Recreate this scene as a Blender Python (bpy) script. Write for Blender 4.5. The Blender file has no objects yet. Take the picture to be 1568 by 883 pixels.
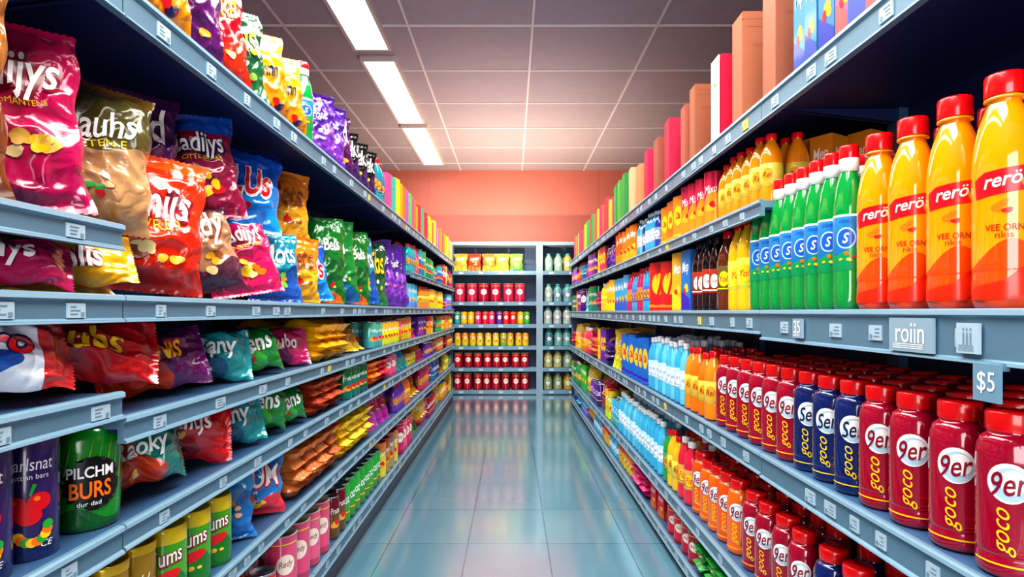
import bpy,bmesh,math,random
from mathutils import Vector,Matrix,noise
random.seed(7)
S=bpy.context.scene
try:
    S.view_settings.view_transform='Standard'; S.view_settings.look='Medium High Contrast'
except Exception: pass
S.view_settings.exposure=0.0
COL=S.collection
pi=math.pi
def lin(h):
    if isinstance(h,str):
        c=[int(h[i:i+2],16)/255 for i in (0,2,4)]
    else: c=list(h)
    return tuple((x/12.92 if x<=.04045 else ((x+.055)/1.055)**2.4) for x in c)+(1,)
# ---------------------------------------------------------------- materials
_M={}
def nd(nt,t,**k):
    n=nt.nodes.new(t)
    for a,b in k.items(): setattr(n,a,b)
    return n
def mth(nt,op,a,b=None):
    n=nd(nt,'ShaderNodeMath',operation=op)
    for i,x in enumerate((a,b)):
        if x is None: continue
        if isinstance(x,(int,float)): n.inputs[i].default_value=x
        else: nt.links.new(x,n.inputs[i])
    return n.outputs[0]
def mixc(nt,f,a,b,bt='MIX'):
    n=nd(nt,'ShaderNodeMix',data_type='RGBA',blend_type=bt)
    for i,x in ((0,f),(6,a),(7,b)):
        if isinstance(x,(int,float)): n.inputs[i].default_value=x
        elif isinstance(x,tuple): n.inputs[i].default_value=x
        else: nt.links.new(x,n.inputs[i])
    return n.outputs[2]
def colsrc(nt,c):
    """c: hex, or ('obj',hue,sat,val)"""
    if isinstance(c,tuple) and c[0]=='obj':
        o=nd(nt,'ShaderNodeObjectInfo'); h=nd(nt,'ShaderNodeHueSaturation')
        h.inputs['Hue'].default_value=c[1]; h.inputs['Saturation'].default_value=c[2]; h.inputs['Value'].default_value=c[3]
        nt.links.new(o.outputs['Color'],h.inputs['Color']); return h.outputs[0]
    return lin(c)
def M(name,c,rough=.35,metal=0,coat=0,bump=0,bscale=30,wave=None,c2=None,top=None,c3=None,emit=0,var=.06,foil=False,trans=0):
    if name in _M: return _M[name]
    m=bpy.data.materials.new(name); m.use_nodes=True; nt=m.node_tree; b=nt.nodes['Principled BSDF']
    b.inputs['Roughness'].default_value=rough; b.inputs['Metallic'].default_value=metal
    b.inputs['Coat Weight'].default_value=coat; b.inputs['Coat Roughness'].default_value=.06
    if trans: b.inputs['Transmission Weight'].default_value=trans; b.inputs['IOR'].default_value=1.36
    col=colsrc(nt,c)
    tc=nd(nt,'ShaderNodeTexCoord')
    if wave or top:
        sp=nd(nt,'ShaderNodeSeparateXYZ'); nt.links.new(tc.outputs['UV'],sp.inputs[0])
        u,v=sp.outputs[0],sp.outputs[1]
        if wave:
            a,sl,amp,k,ph=wave
            f=mth(nt,'ADD',mth(nt,'MULTIPLY',mth(nt,'SINE',mth(nt,'ADD',mth(nt,'MULTIPLY',u,k),ph)),amp),mth(nt,'ADD',mth(nt,'MULTIPLY',u,sl),a))
            col=mixc(nt,mth(nt,'LESS_THAN',v,f),col,colsrc(nt,c2))
        if top:
            col=mixc(nt,mth(nt,'GREATER_THAN',v,top),col,colsrc(nt,c3))
    if var:
        nz=nd(nt,'ShaderNodeTexNoise'); nz.inputs['Scale'].default_value=9; nz.inputs['Detail'].default_value=2
        nt.links.new(tc.outputs['Object'],nz.inputs['Vector'])
        vv=mth(nt,'ADD',mth(nt,'MULTIPLY',nz.outputs[0],var*2),1-var)
        hs=nd(nt,'ShaderNodeHueSaturation')
        nt.links.new(vv,hs.inputs['Value'])
        if isinstance(col,tuple): hs.inputs['Color'].default_value=col
        else: nt.links.new(col,hs.inputs['Color'])
        col=hs.outputs[0]
    if isinstance(col,tuple): b.inputs['Base Color'].default_value=col
    else: nt.links.new(col,b.inputs['Base Color'])
    if bump:
        nz=nd(nt,'ShaderNodeTexNoise'); nz.inputs['Scale'].default_value=bscale; nz.inputs['Detail'].default_value=3
        if foil: nz.inputs['Distortion'].default_value=1.2; nz.inputs['Detail'].default_value=1.5
        nt.links.new(tc.outputs['Object'],nz.inputs['Vector'])
        hgt=nz.outputs[0]
        if foil: hgt=mth(nt,'ABSOLUTE',mth(nt,'SUBTRACT',nz.outputs[0],.5))
        bp=nd(nt,'ShaderNodeBump'); bp.inputs['Strength'].default_value=bump; bp.inputs['Distance'].default_value=.03 if foil else .01
        nt.links.new(hgt,bp.inputs['Height']); nt.links.new(bp.outputs[0],b.inputs['Normal'])
    if emit:
        b.inputs['Emission Color'].default_value=lin(c); b.inputs['Emission Strength'].default_value=emit
    _M[name]=m; return m
def ink(h): return M('ink_'+h,h,rough=.3,coat=.2,var=.03)
WHT=ink('FFFFFF'); RED=ink('E01020'); YEL=ink('FFD21A'); ORG=ink('FF7A10'); GRN=ink('2FA83C'); BLU=ink('1560C8'); NAV=ink('101C50'); CRM=ink('F4D898'); BRN=ink('8A4A20'); PNK=ink('F04890'); CYA=ink('30B8E8'); DRD=ink('8A0A28'); MUS=ink('E8A828'); LGR=ink('8AD048')
steel=M('shelf_steel','64889F',rough=.34,metal=.2,bump=.04,bscale=60,var=.05)
steel_l=M('shelf_edge_highlight','9CC0D6',rough=.25,metal=.2,var=.03)  # paler steel: highlight on the lip edges painted in as colour
deckm=M('shelf_deck','36587E',rough=.4,var=.05)
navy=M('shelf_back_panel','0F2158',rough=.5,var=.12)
kick=M('kick_plate','12264A',rough=.3)
tagm=M('price_tag_paper','A8C0D0',rough=.5)
taginkm=M('price_tag_print','6C8CA0',rough=.5)
tagy=M('price_tag_yellow','E8D060',rough=.5)
# ---------------------------------------------------------------- mesh builder
class MB:
    def __init__(s): s.v=[];s.f=[];s.m=[];s.uv=[];s.sm=[];s.mats=[]
    def mi(s,m):
        if m not in s.mats: s.mats.append(m)
        return s.mats.index(m)
    def add(s,vs,fs,mat,uvs=None,smooth=True):
        o=len(s.v); s.v+=[tuple(p) for p in vs]; k=s.mi(mat)
        for i,f in enumerate(fs):
            s.f.append([o+a for a in f]); s.m.append(k); s.sm.append(smooth)
            if uvs is None: s.uv.append([(0.5,0.5)]*len(f))
            else: s.uv.append([uvs[a] for a in f])
    def box(s,x0,x1,y0,y1,z0,z1,mat):
        vs=[(x,y,z) for x in (x0,x1) for y in (y0,y1) for z in (z0,z1)]
        s.add(vs,[(0,1,3,2),(4,6,7,5),(0,4,5,1),(2,3,7,6),(0,2,6,4),(1,5,7,3)],mat,smooth=False)
    def extr(s,prof,y0,y1,mat,side=1):
        n=len(prof); vs=[(x,y0,z) for x,z in prof]+[(x,y1,z) for x,z in prof]
        fs=[(i,(i+1)%n,n+(i+1)%n,n+i) for i in range(n)]+[tuple(range(n)),tuple(range(2*n-1,n-1,-1))]
        s.add(vs,fs,mat,smooth=False)
    def lathe(s,prof,seg,mat,h=None,rmod=None,smooth=True):
        h=h or prof[-1][1]; n=len(prof); vs=[];o=len(s.v);k=s.mi(mat)
        for r,z in prof:
            for j in range(seg):
                a=-pi/2+(j/seg-.5)*2*pi
                rr=r*(rmod(a,z) if rmod else 1)
                vs.append((rr*math.cos(a),rr*math.sin(a),z))
        s.v+=vs
        for i in range(n-1):
            for j in range(seg):
                j2=(j+1)%seg
                s.f.append([o+i*seg+j,o+i*seg+j2,o+(i+1)*seg+j2,o+(i+1)*seg+j]); s.m.append(k); s.sm.append(smooth)
                v0,v1=prof[i][1]/h,prof[i+1][1]/h
                s.uv.append([(j/seg,v0),((j+1)/seg,v0),((j+1)/seg,v1),(j/seg,v1)])
    def disc(s,r,z,seg,mat):
        s.add([(r*math.cos(2*pi*j/seg),r*math.sin(2*pi*j/seg),z) for j in range(seg)],[tuple(range(seg))],mat,smooth=False)
    def decal(s,t,mapf,mat,eps):
        vs,fs=t; s.add([mapf(x,y,eps) for x,y in vs],fs,mat)
    def mesh(s,name):
        me=bpy.data.meshes.new(name); me.from_pydata(s.v,[],s.f)
        for m in s.mats: me.materials.append(m)
        me.polygons.foreach_set('material_index',s.m); me.polygons.foreach_set('use_smooth',s.sm)
        uv=me.uv_layers.new(name='UVMap'); fl=[]
        for l in s.uv:
            for a in l: fl+=[a[0],a[1]]
        uv.data.foreach_set('uv',fl); me.update(); return me
def link(me,name,loc=(0,0,0),rot=(0,0,0),sc=(1,1,1),col=None,par=None):
    o=bpy.data.objects.new(name,me); COL.objects.link(o); o.location=loc; o.rotation_euler=rot; o.scale=sc
    if col is not None: o.color=lin(col) if isinstance(col,str) else col
    if par: o.parent=par
    return o
def empty(name):
    o=bpy.data.objects.new(name,None); COL.objects.link(o); return o
# ---------------------------------------------------------------- 2D art
def grid_cut(bm,cut):
    if not cut: return
    xs=[v.co.x for v in bm.verts]; ys=[v.co.y for v in bm.verts]
    for ax,(a,b) in enumerate(((min(xs),max(xs)),(min(ys),max(ys)))):
        k=math.floor(a/cut)*cut+cut
        while k<b:
            co=[0,0,0];no=[0,0,0];co[ax]=k;no[ax]=1
            bmesh.ops.bisect_plane(bm,geom=bm.verts[:]+bm.edges[:]+bm.faces[:],dist=1e-6,plane_co=co,plane_no=no); k+=cut
def bmout(bm):
    bm.verts.index_update(); r=([(v.co.x,v.co.y) for v in bm.verts],[[v.index for v in f.verts] for f in bm.faces]); bm.free(); return r
def tp(pts,cut=.012):
    bm=bmesh.new(); vs=[bm.verts.new((x,y,0)) for x,y in pts]; bm.faces.new(vs)
    bmesh.ops.triangulate(bm,faces=bm.faces[:]); grid_cut(bm,cut); return bmout(bm)
_T={}
def txt_raw(t,shear,off):
    k=(t,shear,off)
    if k in _T: return _T[k]
    c=bpy.data.curves.new('t','FONT'); c.body=t; c.shear=shear; c.offset=off; c.resolution_u=3; c.align_x='CENTER'; c.align_y='CENTER'; c.fill_mode='FRONT'
    o=bpy.data.objects.new('t',c); COL.objects.link(o); bpy.context.view_layer.update()
    me=bpy.data.meshes.new_from_object(o.evaluated_get(bpy.context.evaluated_depsgraph_get()))
    bpy.data.objects.remove(o); _T[k]=me; return me
def tt(t,width,cx,cy,shear=.3,off=.01,rot=0,cut=.012,ys=1.0,base=None):
    me=txt_raw(t,shear,off); b=txt_raw(t,shear,.0)
    xs=[v.co.x for v in b.vertices]; ys_=[v.co.y for v in b.vertices]
    w=max(xs)-min(xs); mx=(max(xs)+min(xs))/2; my=(max(ys_)+min(ys_))/2; s=width/w
    bm=bmesh.new(); bm.from_mesh(me)
    for v in bm.verts:
        x=(v.co.x-mx)*s; y=(v.co.y-my)*s*ys
        c_,s_=math.cos(rot),math.sin(rot)
        v.co=(cx+x*c_-y*s_,cy+x*s_+y*c_,0)
    grid_cut(bm,cut); return bmout(bm)
def ell(cx,cy,rx,ry,n=22,rot=0):
    return [(cx+rx*math.cos(a)*math.cos(rot)-ry*math.sin(a)*math.sin(rot),cy+rx*math.cos(a)*math.sin(rot)+ry*math.sin(a)*math.cos(rot)) for a in [2*pi*i/n for i in range(n)]]
def burst(cx,cy,r1,r2,n): return [(cx+(r1 if i%2 else r2)*math.cos(pi*i/n),cy+(r1 if i%2 else r2)*math.sin(pi*i/n)) for i in range(2*n)]
def blob(cx,cy,r,sd,n=18,sq=.75):
    rr=random.Random(sd); p=[rr.uniform(0,6) for _ in range(3)]
    return [(cx+r*(1+.13*math.sin(2*a+p[0])+.1*math.sin(3*a+p[1])+.05*math.sin(5*a+p[2]))*math.cos(a),cy+sq*r*(1+.13*math.sin(2*a+p[0])+.1*math.sin(3*a+p[1]))*math.sin(a)) for a in [2*pi*i/n for i in range(n)]]
def rect(x0,y0,x1,y1): return [(x0,y0),(x1,y0),(x1,y1),(x0,y1)]
# ---------------------------------------------------------------- bag
def bagP(w,h,t,sd):
    def P(x,y,side,eps=0):
        u=max(-1,min(1,2*x/w)); v=max(0,min(1,y/h)); s=.055
        vv=max(0,min(1,(v-s)/(1-2*s)))
        prof=math.sin(pi*vv**.88)**.5 if 0<vv<1 else 0
        edge=(1-abs(u)**2.6)**.75
        d=t/2*prof*edge
        m=min(vv,1-vv)
        k=t/.09
        cr=.0045*k*math.sin(u*13+sd+2*math.sin(u*4+sd*2))*math.exp(-m*8)*(1 if 0<vv<1 else .3)
        q=Vector((x*9+sd*3.1,y*9,sd*1.7+side))
        n1=noise.noise(q); n2=noise.noise(q*1.9+Vector((0,0,5)))
        rid=(1-abs(n2)*3.4)
        wr=(n1*.022+max(rid,-.4)*.010)*prof*(.35+.65*edge)*k
        cx=(1-abs(u))+m*1.6
        wr+=.011*math.sin(cx*24+sd+u*3)*math.exp(-cx*3.0)*prof
        flop=.3*t*math.sin(sd*2.3)*max(0,(v-.86))/.14 -.2*t*math.sin(sd*1.3)*max(0,.14-v)/.14
        X=x*(1-.10*math.sin(pi*v))+.005*math.sin(v*17+sd)*abs(u)
        Y=-side*(d+wr)+cr+flop+.014*math.sin(u*2.2+sd)*v
        Z=y+ (.03*h*math.sin(u*2+sd) if v>.5 else 0)*(v-.5)*2
        if side==1: Y-=eps
        return (X,Y,Z)
    return P
def add_bag(mb,w,h,t,sd,mat,nx=40,ny=52,lift=.0028):
    P=bagP(w,h,t,sd)
    for side in (1,-1):
        vs=[];uv=[]
        for i in range(ny+1):
            for j in range(nx+1):
                x=-w/2+w*j/nx; y=h*i/ny
                p=P(x,y,side if 0<j<nx else 0)
                z=p[2]
                if i in(0,ny): z+=(.0035 if j%2 else 0)*(1 if i else -1)
                vs.append((p[0],p[1]-(0.0006*side),z)); uv.append((j/nx,i/ny))
        fs=[(i*(nx+1)+j,i*(nx+1)+j+1,(i+1)*(nx+1)+j+1,(i+1)*(nx+1)+j) for i in range(ny) for j in range(nx)]
        mb.add(vs,fs,mat,uv)
    return lambda x,y,e: P(x,y,1,e+lift)
def chips(mb,mp,cx,cy,r,n,sd,mats,cut=.012,e=.0012):
    rr=random.Random(sd)
    for i in range(n):
        a=rr.uniform(0,6.28); q=r*rr.random()**.6
        mb.decal(tp(blob(cx+q*math.cos(a)*1.3,cy+q*.7*math.sin(a),r*rr.uniform(.26,.42),sd*10+i,14),cut),mp,mats[i%len(mats)],e+.0004*i)
def foilmat(c,sd,wave,c2,top,c3): return M('foil_%s_%d'%(c,int(sd*10)),c,rough=.2,coat=.6,bump=.65,bscale=11,foil=True,wave=wave,c2=c2,top=top,c3=c3,var=.05)
def hero_bag(w,h,t,sd,c,c2=None,wave=None,c3=None,top=None,logo='Lantjs',lw=.72,ly=.66,lc=WHT,lo=None,sub=None,subc=YEL,chip=(YEL,ORG,CRM),cy=.27,cr=.2,nch=7,rot=.12,extra=None,lie=False):
    m=foilmat(c,sd,wave,c2,top,c3)
    mb=MB(); mp=add_bag(mb,w,h,t,sd,m)
    if lie:
        if lo is not None: mb.decal(tt(logo,.5*h,-.02*w-.003,.5*h,off=.06,rot=pi/2+rot,ys=1.4),mp,lo,.0004)
        mb.decal(tt(logo,.5*h,-.02*w,.5*h,off=.02,rot=pi/2+rot,ys=1.4),mp,lc,.0016)
        if sub: mb.decal(tt(sub,.4*h,.2*w,.5*h,rot=pi/2+rot,shear=0,ys=1.2),mp,subc,.001)
        if nch: chips(mb,mp,.24*w,.42*h,cr*w,nch,int(sd*10),chip,e=.0)
        return mb.mesh('snack_bag')
    if lo is not None: mb.decal(tt(logo,lw*w,.003,ly*h-.003,off=.06,rot=rot,ys=1.5),mp,lo,.0004)
    mb.decal(tt(logo,lw*w,0,ly*h,off=.015,rot=rot,ys=1.5),mp,lc,.0016)
    if sub: mb.decal(tt(sub,lw*w*.8,0,(ly-.14)*h,off=.0,rot=rot,shear=0,ys=.9),mp,subc,.001)
    if nch: chips(mb,mp,.04*w,cy*h,cr*w,nch,int(sd*10),chip,e=.0)
    if extra:
        for pts,mt,e in extra: mb.decal(tp([(x*w,y*h) for x,y in pts]),mp,mt,e)
    return mb.mesh('snack_bag')
def place(me,y,z,yaw=60,tilt=8,roll=0,side=-1,xf=.845,sc=(1,1,1),name='snack_bag'):
    """rest the bag on shelf height z, its aisle-most point at |x|=xf, centred on y"""
    r=math.radians; yaw*=.78 if tilt<19 and abs(roll)<45 else .9
    R=Matrix.Rotation(r(yaw)*(-side),4,'Z')@Matrix.Rotation(r(-tilt),4,'X')@Matrix.Rotation(r(roll),4,'Y')@Matrix.Diagonal((sc[0],sc[1],sc[2],1))
    vs=[R@v.co for v in me.vertices]
    mz=min(v.z for v in vs); ax=min(side*v.x for v in vs); cyy=(min(v.y for v in vs)+max(v.y for v in vs))/2
    o=link(me,name); o.matrix_world=Matrix.Translation((side*(xf-ax),y-cyy,z+.0015-mz))@R
    return o
OB=('obj',.5,1,1)
OB2=M('ink_generic_accent',('obj',.56,.8,1.3),rough=.35)
def mass_bag(w,h,t,sd,hue,logo):
    m=M('foil_generic_%d'%sd,OB,rough=.22,coat=.5,bump=.6,bscale=12,foil=True,wave=(.25,.1*(sd%3-1),.08,5+sd,sd),c2=('obj',hue,1,1),var=.05)
    mb=MB(); mp=add_bag(mb,w,h,t,sd*1.37,m,22,28)
    mb.decal(tt(logo,.62*w,0,.66*h,cut=.02,ys=1.4,rot=.1,off=0),mp,WHT,.002)
    if sd%2: mb.decal(tp(ell(0,.5*h,.24*w,.02*h),.02),mp,YEL,.002)
    chips(mb,mp,0,.3*h,.15*w,4 if sd%2 else 2,sd,((MUS,CRM,OB2) if sd%2 else (OB2,WHT)),.02,.0012)
    return mb.mesh('snack_bag_mesh_%d'%sd)
MBAG=[mass_bag(.24,.34,.10,i+1,hu,lg) for i,(hu,lg) in enumerate([(.55,'Lantjs'),(.42,'Cadys'),(.62,'Pluv'),(.47,'Tums')])]
# ---------------------------------------------------------------- lathed packs
def smooth(pts,n=4):
    out=[]
    P=[pts[0]]+pts+[pts[-1]]
    for i in range(1,len(P)-2):
        for k in range(n):
            t=k/n; o=[]
            for d in (0,1):
                a,b,c,e=P[i-1][d],P[i][d],P[i+1][d],P[i+2][d]
                o.append(.5*(2*b+(c-a)*t+(2*a-5*b+4*c-e)*t*t+(3*b-a-3*c+e)*t**3))
            out.append((max(o[0],0),o[1]))
    out.append(pts[-1]); return out
def cylmap(prof):
    def mp(x,y,e):
        r=prof[-1][0]
        for (r0,z0),(r1,z1) in zip(prof,prof[1:]):
            if z0<=y<=z1 and z1>z0: r=r0+(r1-r0)*(y-z0)/(z1-z0); break
        R=max(r,.01); a=-pi/2+x/R
        return ((r+e)*math.cos(a),(r+e)*math.sin(a),y)
    return mp
def cap(mb,r,z0,z1,mat,seg=32,ribs=True):
    pr=[(r*.97,z0),(r,z0+.003),(r,z1-.005),(r*.94,z1-.001),(0.0,z1)]
    mb.lathe(pr,seg,mat,rmod=(lambda a,z:(1+.025*math.cos(16*a))) if ribs else None)
redcap=M('cap_red','EC0C14',rough=.25,coat=.5); whitecap=M('cap_white','F2F4F8',rough=.3)
alu=M('can_rim_aluminium','C8CCD4',rough=.25,metal=.9)
def b_orange():
    mb=MB(); pet='soda_orange_plastic'
    m=M(pet,'FF9C00',rough=.08,coat=1,wave=(.36,-.30,.10,10,2.2),c2='F05006',var=.05)
    pr=smooth([(0,.006),(.028,0),(.042,.004),(.048,.02),(.0485,.05),(.0475,.07),(.0485,.09),(.0485,.2),(.0485,.265),(.046,.30),(.039,.34),(.030,.37),(.0245,.385),(.0235,.40)])
    mb.lathe(pr,48,m,h=.44,rmod=lambda a,z:1-.09*max(0,1-z/.055)*(.5+.5*math.cos(5*a)))
    mb.lathe([(.0245,.388),(.031,.389),(.031,.393),(.0245,.394)],32,m,h=.44)
    cap(mb,.030,.396,.438,redcap)
    mp=cylmap(pr)
    mb.decal(tp([(-.046,.205),(.03,.215),(.022,.232),(.05,.262),(-.03,.252),(-.05,.24)],.006),mp,RED,.0008)
    mb.decal(tt('rer\u00f6',.056,-.003,.236,shear=.35,off=.015,cut=.006,ys=1.15,rot=.12),mp,WHT,.0014)
    mb.decal(tt('VEE ORN',.056,0,.15,shear=0,off=.01,cut=.006,ys=1.2),mp,ink('B81808'),.001)
    mb.decal(tt('nkis',.026,0,.137,shear=0,off=.0,cut=.006),mp,RED,.001)
    for i,(a,b,c) in enumerate([(-.010,.187,.009),(.004,.180,.007),(.0,.196,.006)]): mb.decal(tp(blob(a,b,c,i),.006),mp,(ORG,RED,ORG)[i],.001+.0003*i)
    mb.decal(tp([(-.066,.02),(-.06,.04),(.0,.055),(.05,.10),(.062,.115),(.066,.09),(.02,.02)],.006),mp,ink('E82A08'),.0007)
    return mb.mesh('soda_bottle_orange')
def b_green():
    mb=MB(); m=M('soda_green_plastic','0A9440',rough=.08,coat=1); lb=M('soda_green_label','1878B8',rough=.3,coat=.3,wave=(.36,0,.03,12.6,0),c2='0FA060',top=.56,c3='DCEEF4')
    pr=smooth([(0,.006),(.022,0),(.033,.004),(.037,.02),(.037,.06),(.037,.1),(.037,.2),(.037,.25),(.036,.28),(.030,.33),(.022,.365),(.0175,.38),(.0165,.39)])
    mb.lathe(pr,36,m,h=.44,rmod=lambda a,z:1-.09*max(0,1-z/.05)*(.5+.5*math.cos(5*a)))
    mb.lathe([(.0372,.105),(.0380,.107),(.0380,.25),(.0372,.252)],36,lb,h=.44)
    cap(mb,.0235,.402,.437,redcap); mb.lathe([(.0175,.366),(.0242,.368),(.0235,.402),(.02,.403)],28,whitecap)
    mp=cylmap([(.038,0),(.038,.44)])
    mb.decal(tp(ell(0,.19,.024,.028,20),.008),mp,ink('BFE4F0'),.0006)
    mb.decal(tp(ell(0,.19,.020,.024,20),.008),mp,BLU,.001)
    mb.decal(tt('S',.014,0,.19,off=.02,cut=.008,ys=1.4),mp,WHT,.0015)
    mb.decal(tt('oaes',.034,0,.235,cut=.008),mp,BLU,.0008)
    chips(mb,mp,0,.14,.016,5,3,(ORG,YEL,RED),.008,.0008)
    return mb.mesh('soda_bottle_green')
def b_sport(logo='9er'):
    mb=MB(); m=M('sport_drink_plastic',OB,rough=.12,coat=1)
    pr=smooth([(0,.005),(.035,0),(.046,.003),(.0505,.014),(.0505,.03),(.0495,.04),(.0505,.05),(.0505,.12),(.0505,.19),(.049,.215),(.043,.235),(.035,.243),(.033,.25)])
    mb.lathe(pr,44,m,h=.285); cap(mb,.036,.248,.284,redcap)
    mp=cylmap(pr)
    mb.decal(tp(ell(0,.165,.031,.034,26),.007),mp,WHT,.0007)
    mb.decal(tp(ell(.002,.163,.026,.029,24),.007),mp,ink('B4D4E4'),.001)
    mb.decal(tp(ell(.006,.168,.019,.02,24),.007),mp,WHT,.0013)
    mb.decal(tt(logo,.052,0,.165,off=.01,cut=.007,ys=1.5,rot=.15,shear=.4),mp,DRD if logo=='9er' else NAV,.0019)
    mb.decal(tt('goco',.08,-.004,.083,off=.0,rot=pi/2,cut=.007,ys=1.0,shear=.4),mp,YEL,.001)
    mb.decal(tt('rnenis',.026,.026,.07,off=0,cut=.01,shear=0,ys=1),mp,RED,.001)
    mb.decal(tp(rect(.012,.05,.04,.052),.01),mp,RED,.001); mb.decal(tp(rect(.012,.043,.036,.045),.01),mp,RED,.001)
    mb.decal(tp(rect(-.06,.024,.06,.027),.01),mp,YEL,.0008)
    return mb.mesh('sport_drink_bottle')
def b_small(name,capm,labelm,h=.25,r=.034,logo='Fiz',lm2=WHT,tm=RED):
    mb=MB(); m=M('bottle_plastic_generic',OB,rough=.12,coat=.9)
    k=h/.25
    pr=smooth([(0,.004),(.6*r,0),(.92*r,.003),(r,.014),(r,.05*k),(.95*r,.085*k),(r,.12*k),(r,.15*k),(.9*r,.18*k),(.58*r,.21*k),(.42*r,.222*k),(.4*r,.23*k)],3)
    mb.lathe(pr,24,m,h=h); cap(mb,.5*r,.226*k,h,capm,20,False)
    mb.lathe([(.97*r,.06*k),(r*1.015,.062*k),(r*1.015,.14*k),(.98*r,.142*k)],24,labelm,h=h)
    mp=cylmap([(r*1.02,0),(r*1.02,h)])
    mb.decal(tp(ell(0,.1*k,.55*r,.024*k,16),.012),mp,lm2,.0006)
    mb.decal(tt(logo,.85*r,0,.1*k,cut=.012,off=0,ys=1.4),mp,tm,.0012)
    mb.decal(tp(rect(-1.2*r,.068*k,1.2*r,.072*k),.012),mp,lm2,.0006)
    return mb.mesh(name)
def b_can(name,logo,h=.16,r=.04,lid=alu,neck=True,style=0):
    mb=MB(); m=M('can_print_generic_%d'%style,OB,rough=.18,metal=.1,coat=.6,wave=((.28,.15,.07,12.6,0),(.5,0,.16,12.6,1.2),(.14,0,.0,0,0))[style],c2=('obj',(.46,.58,.5)[style],1,(.8,1.1,.6)[style]),var=.04)
    a=.88 if neck else 1.0
    mb.lathe([(0,.004),(a*r*.9,.0),(a*r,.003)],28,alu,h=h)
    mb.lathe([(a*r,.003),(r,.012),(r,h-.014),(a*r,h-.004)],28,m,h=h)
    mb.lathe([(a*r,h-.004),(a*r*1.03,h-.002),(a*r*1.02,h),(a*r*.93,h),(a*r*.9,h-.005),(0.0,h-.005)],28,lid,h=h)
    mp=cylmap([(r,0),(r,h)])
    if style==0:
        mb.decal(tt(logo,1.3*r,0,.6*h,cut=.01,off=.01,ys=1.6,rot=.2),mp,WHT,.0013)
        mb.decal(tp(rect(-.9*r,.26*h,.9*r,.29*h),.01),mp,YEL,.0007)
    elif style==1:
        mb.decal(tp(blob(0,.35*h,.5*r,3),.01),mp,MUS,.0007); mb.decal(tp(blob(.2*r,.4*h,.3*r,5),.01),mp,RED,.0011)
        mb.decal(tt(logo,1.2*r,0,.68*h,cut=.01,off=.0,ys=1.4,rot=.1),mp,WHT,.0013)
    else:
        mb.decal(tp(ell(0,.55*h,.6*r,.16*h,18),.01),mp,ink('F4E4D8'),.0007)
        mb.decal(tt(logo,.9*r,0,.55*h,cut=.01,off=.0,ys=1.3,rot=.1),mp,DRD,.0013)
        mb.decal(tp(rect(-r,.86*h,r,.88*h),.01),mp,YEL,.0007)
    return mb.mesh(name)
def cbox(w,d,h,m,mb):
    bm=bmesh.new(); bmesh.ops.create_cube(bm,size=1)
    for v in bm.verts: v.co=(v.co.x*w,v.co.y*d,(v.co.z+.5)*h)
    bmesh.ops.bevel(bm,geom=bm.edges[:],offset=.003,segments=2,affect='EDGES')
    bm.verts.index_update(); mb.add([v.co[:] for v in bm.verts],[[v.index for v in f.verts] for f in bm.faces],m,smooth=False); bm.free()
def b_box(name,w=.12,d=.2,h=.3,logo='Mep',style=0):
    mb=MB(); cbox(w,d,h,M('carton_generic',OB,rough=.4,coat=.2,var=.05),mb)
    m2=M('carton_generic_accent',('obj',.56,1,.85),rough=.4,coat=.2)
    for k,mp in enumerate((lambda x,y,e:(x,-d/2-e,y),lambda x,y,e:(-w/2-e,-x*d/w,y),lambda x,y,e:(w/2+e,x*d/w,y))):
        if style==0:
            mb.decal(tp([(-.46*w,.03*h),(.46*w,.03*h),(.46*w,.2*h),(-.46*w,.34*h)],0),mp,m2,.0006)
            mb.decal(tt(logo,.66*w,0,.7*h,cut=0,off=.01,ys=1.6,rot=.1),mp,WHT,.0014)
            mb.decal(tp(blob(.1*w,.38*h,.22*w,5),0),mp,YEL,.0009); mb.decal(tp(blob(-.1*w,.33*h,.14*w,6),0),mp,RED,.0012)
        else:
            mb.decal(tp(ell(0,.55*h,.36*w,.22*h),0),mp,YEL,.0006)
            mb.decal(tt(logo,.4*w,0,.55*h,cut=0,off=.03,ys=1.8),mp,RED,.0014)
            mb.decal(tp(rect(-.5*w,.08*h,.5*w,.14*h),0),mp,m2,.0006)
    mb.box(-w*.5,w*.5,-.0012,.0012,h-.0005,h+.0012,m2)
    return mb.mesh(name)
def b_plainbox(name):
    w,d,h=.12,.2,.34
    mb=MB(); cbox(w,d,h,M('carton_plain',OB,rough=.5,var=.06),mb)
    m2=M('carton_plain_accent',('obj',.5,1,.7),rough=.5)
    mp=lambda x,y,e:(x,-d/2-e,y)
    mb.decal(tp(rect(-.4*w,.86*h,.4*w,.865*h),0),mp,m2,.0006)
    mb.decal(tt('nuter',.5*w,0,.7*h,cut=0,off=.0),mp,m2,.0008)
    mb.box(-w*.5,w*.5,-.0015,.0015,h-.0005,h+.0015,m2)
    mb.box(-w*.5-.0005,w*.5+.0005,-d/2-.0006,-d/2+.02,h*.93,h*.933,m2)
    return mb.mesh(name)
def b_pouch(name):
    mb=MB(); m=M('pouch_generic',OB,rough=.25,coat=.45,bump=.4,bscale=14,foil=True)
    for i in range(4):
        tmp=MB(); add_bag(tmp,.13,.2,.055,i*1.9+.7,m,14,16)
        vs=[(x+.006*math.sin(i*2.1),z-.1+.008*math.cos(i*3),-y+.026+i*.043) for x,y,z in tmp.v]
        o=len(mb.v); mb.v+=vs; k=mb.mi(m)
        for f,u in zip(tmp.f,tmp.uv): mb.f.append([o+a for a in f]); mb.m.append(k); mb.sm.append(True); mb.uv.append(u)
    return mb.mesh(name)
PO=b_orange(); PG=b_green(); PS=b_sport(); PS2=b_sport('Ser')
acc=M('label_generic_accent',('obj',.58,.9,.9),rough=.3); acl=M('label_generic_light',('obj',.5,.6,1.25),rough=.3)
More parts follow.
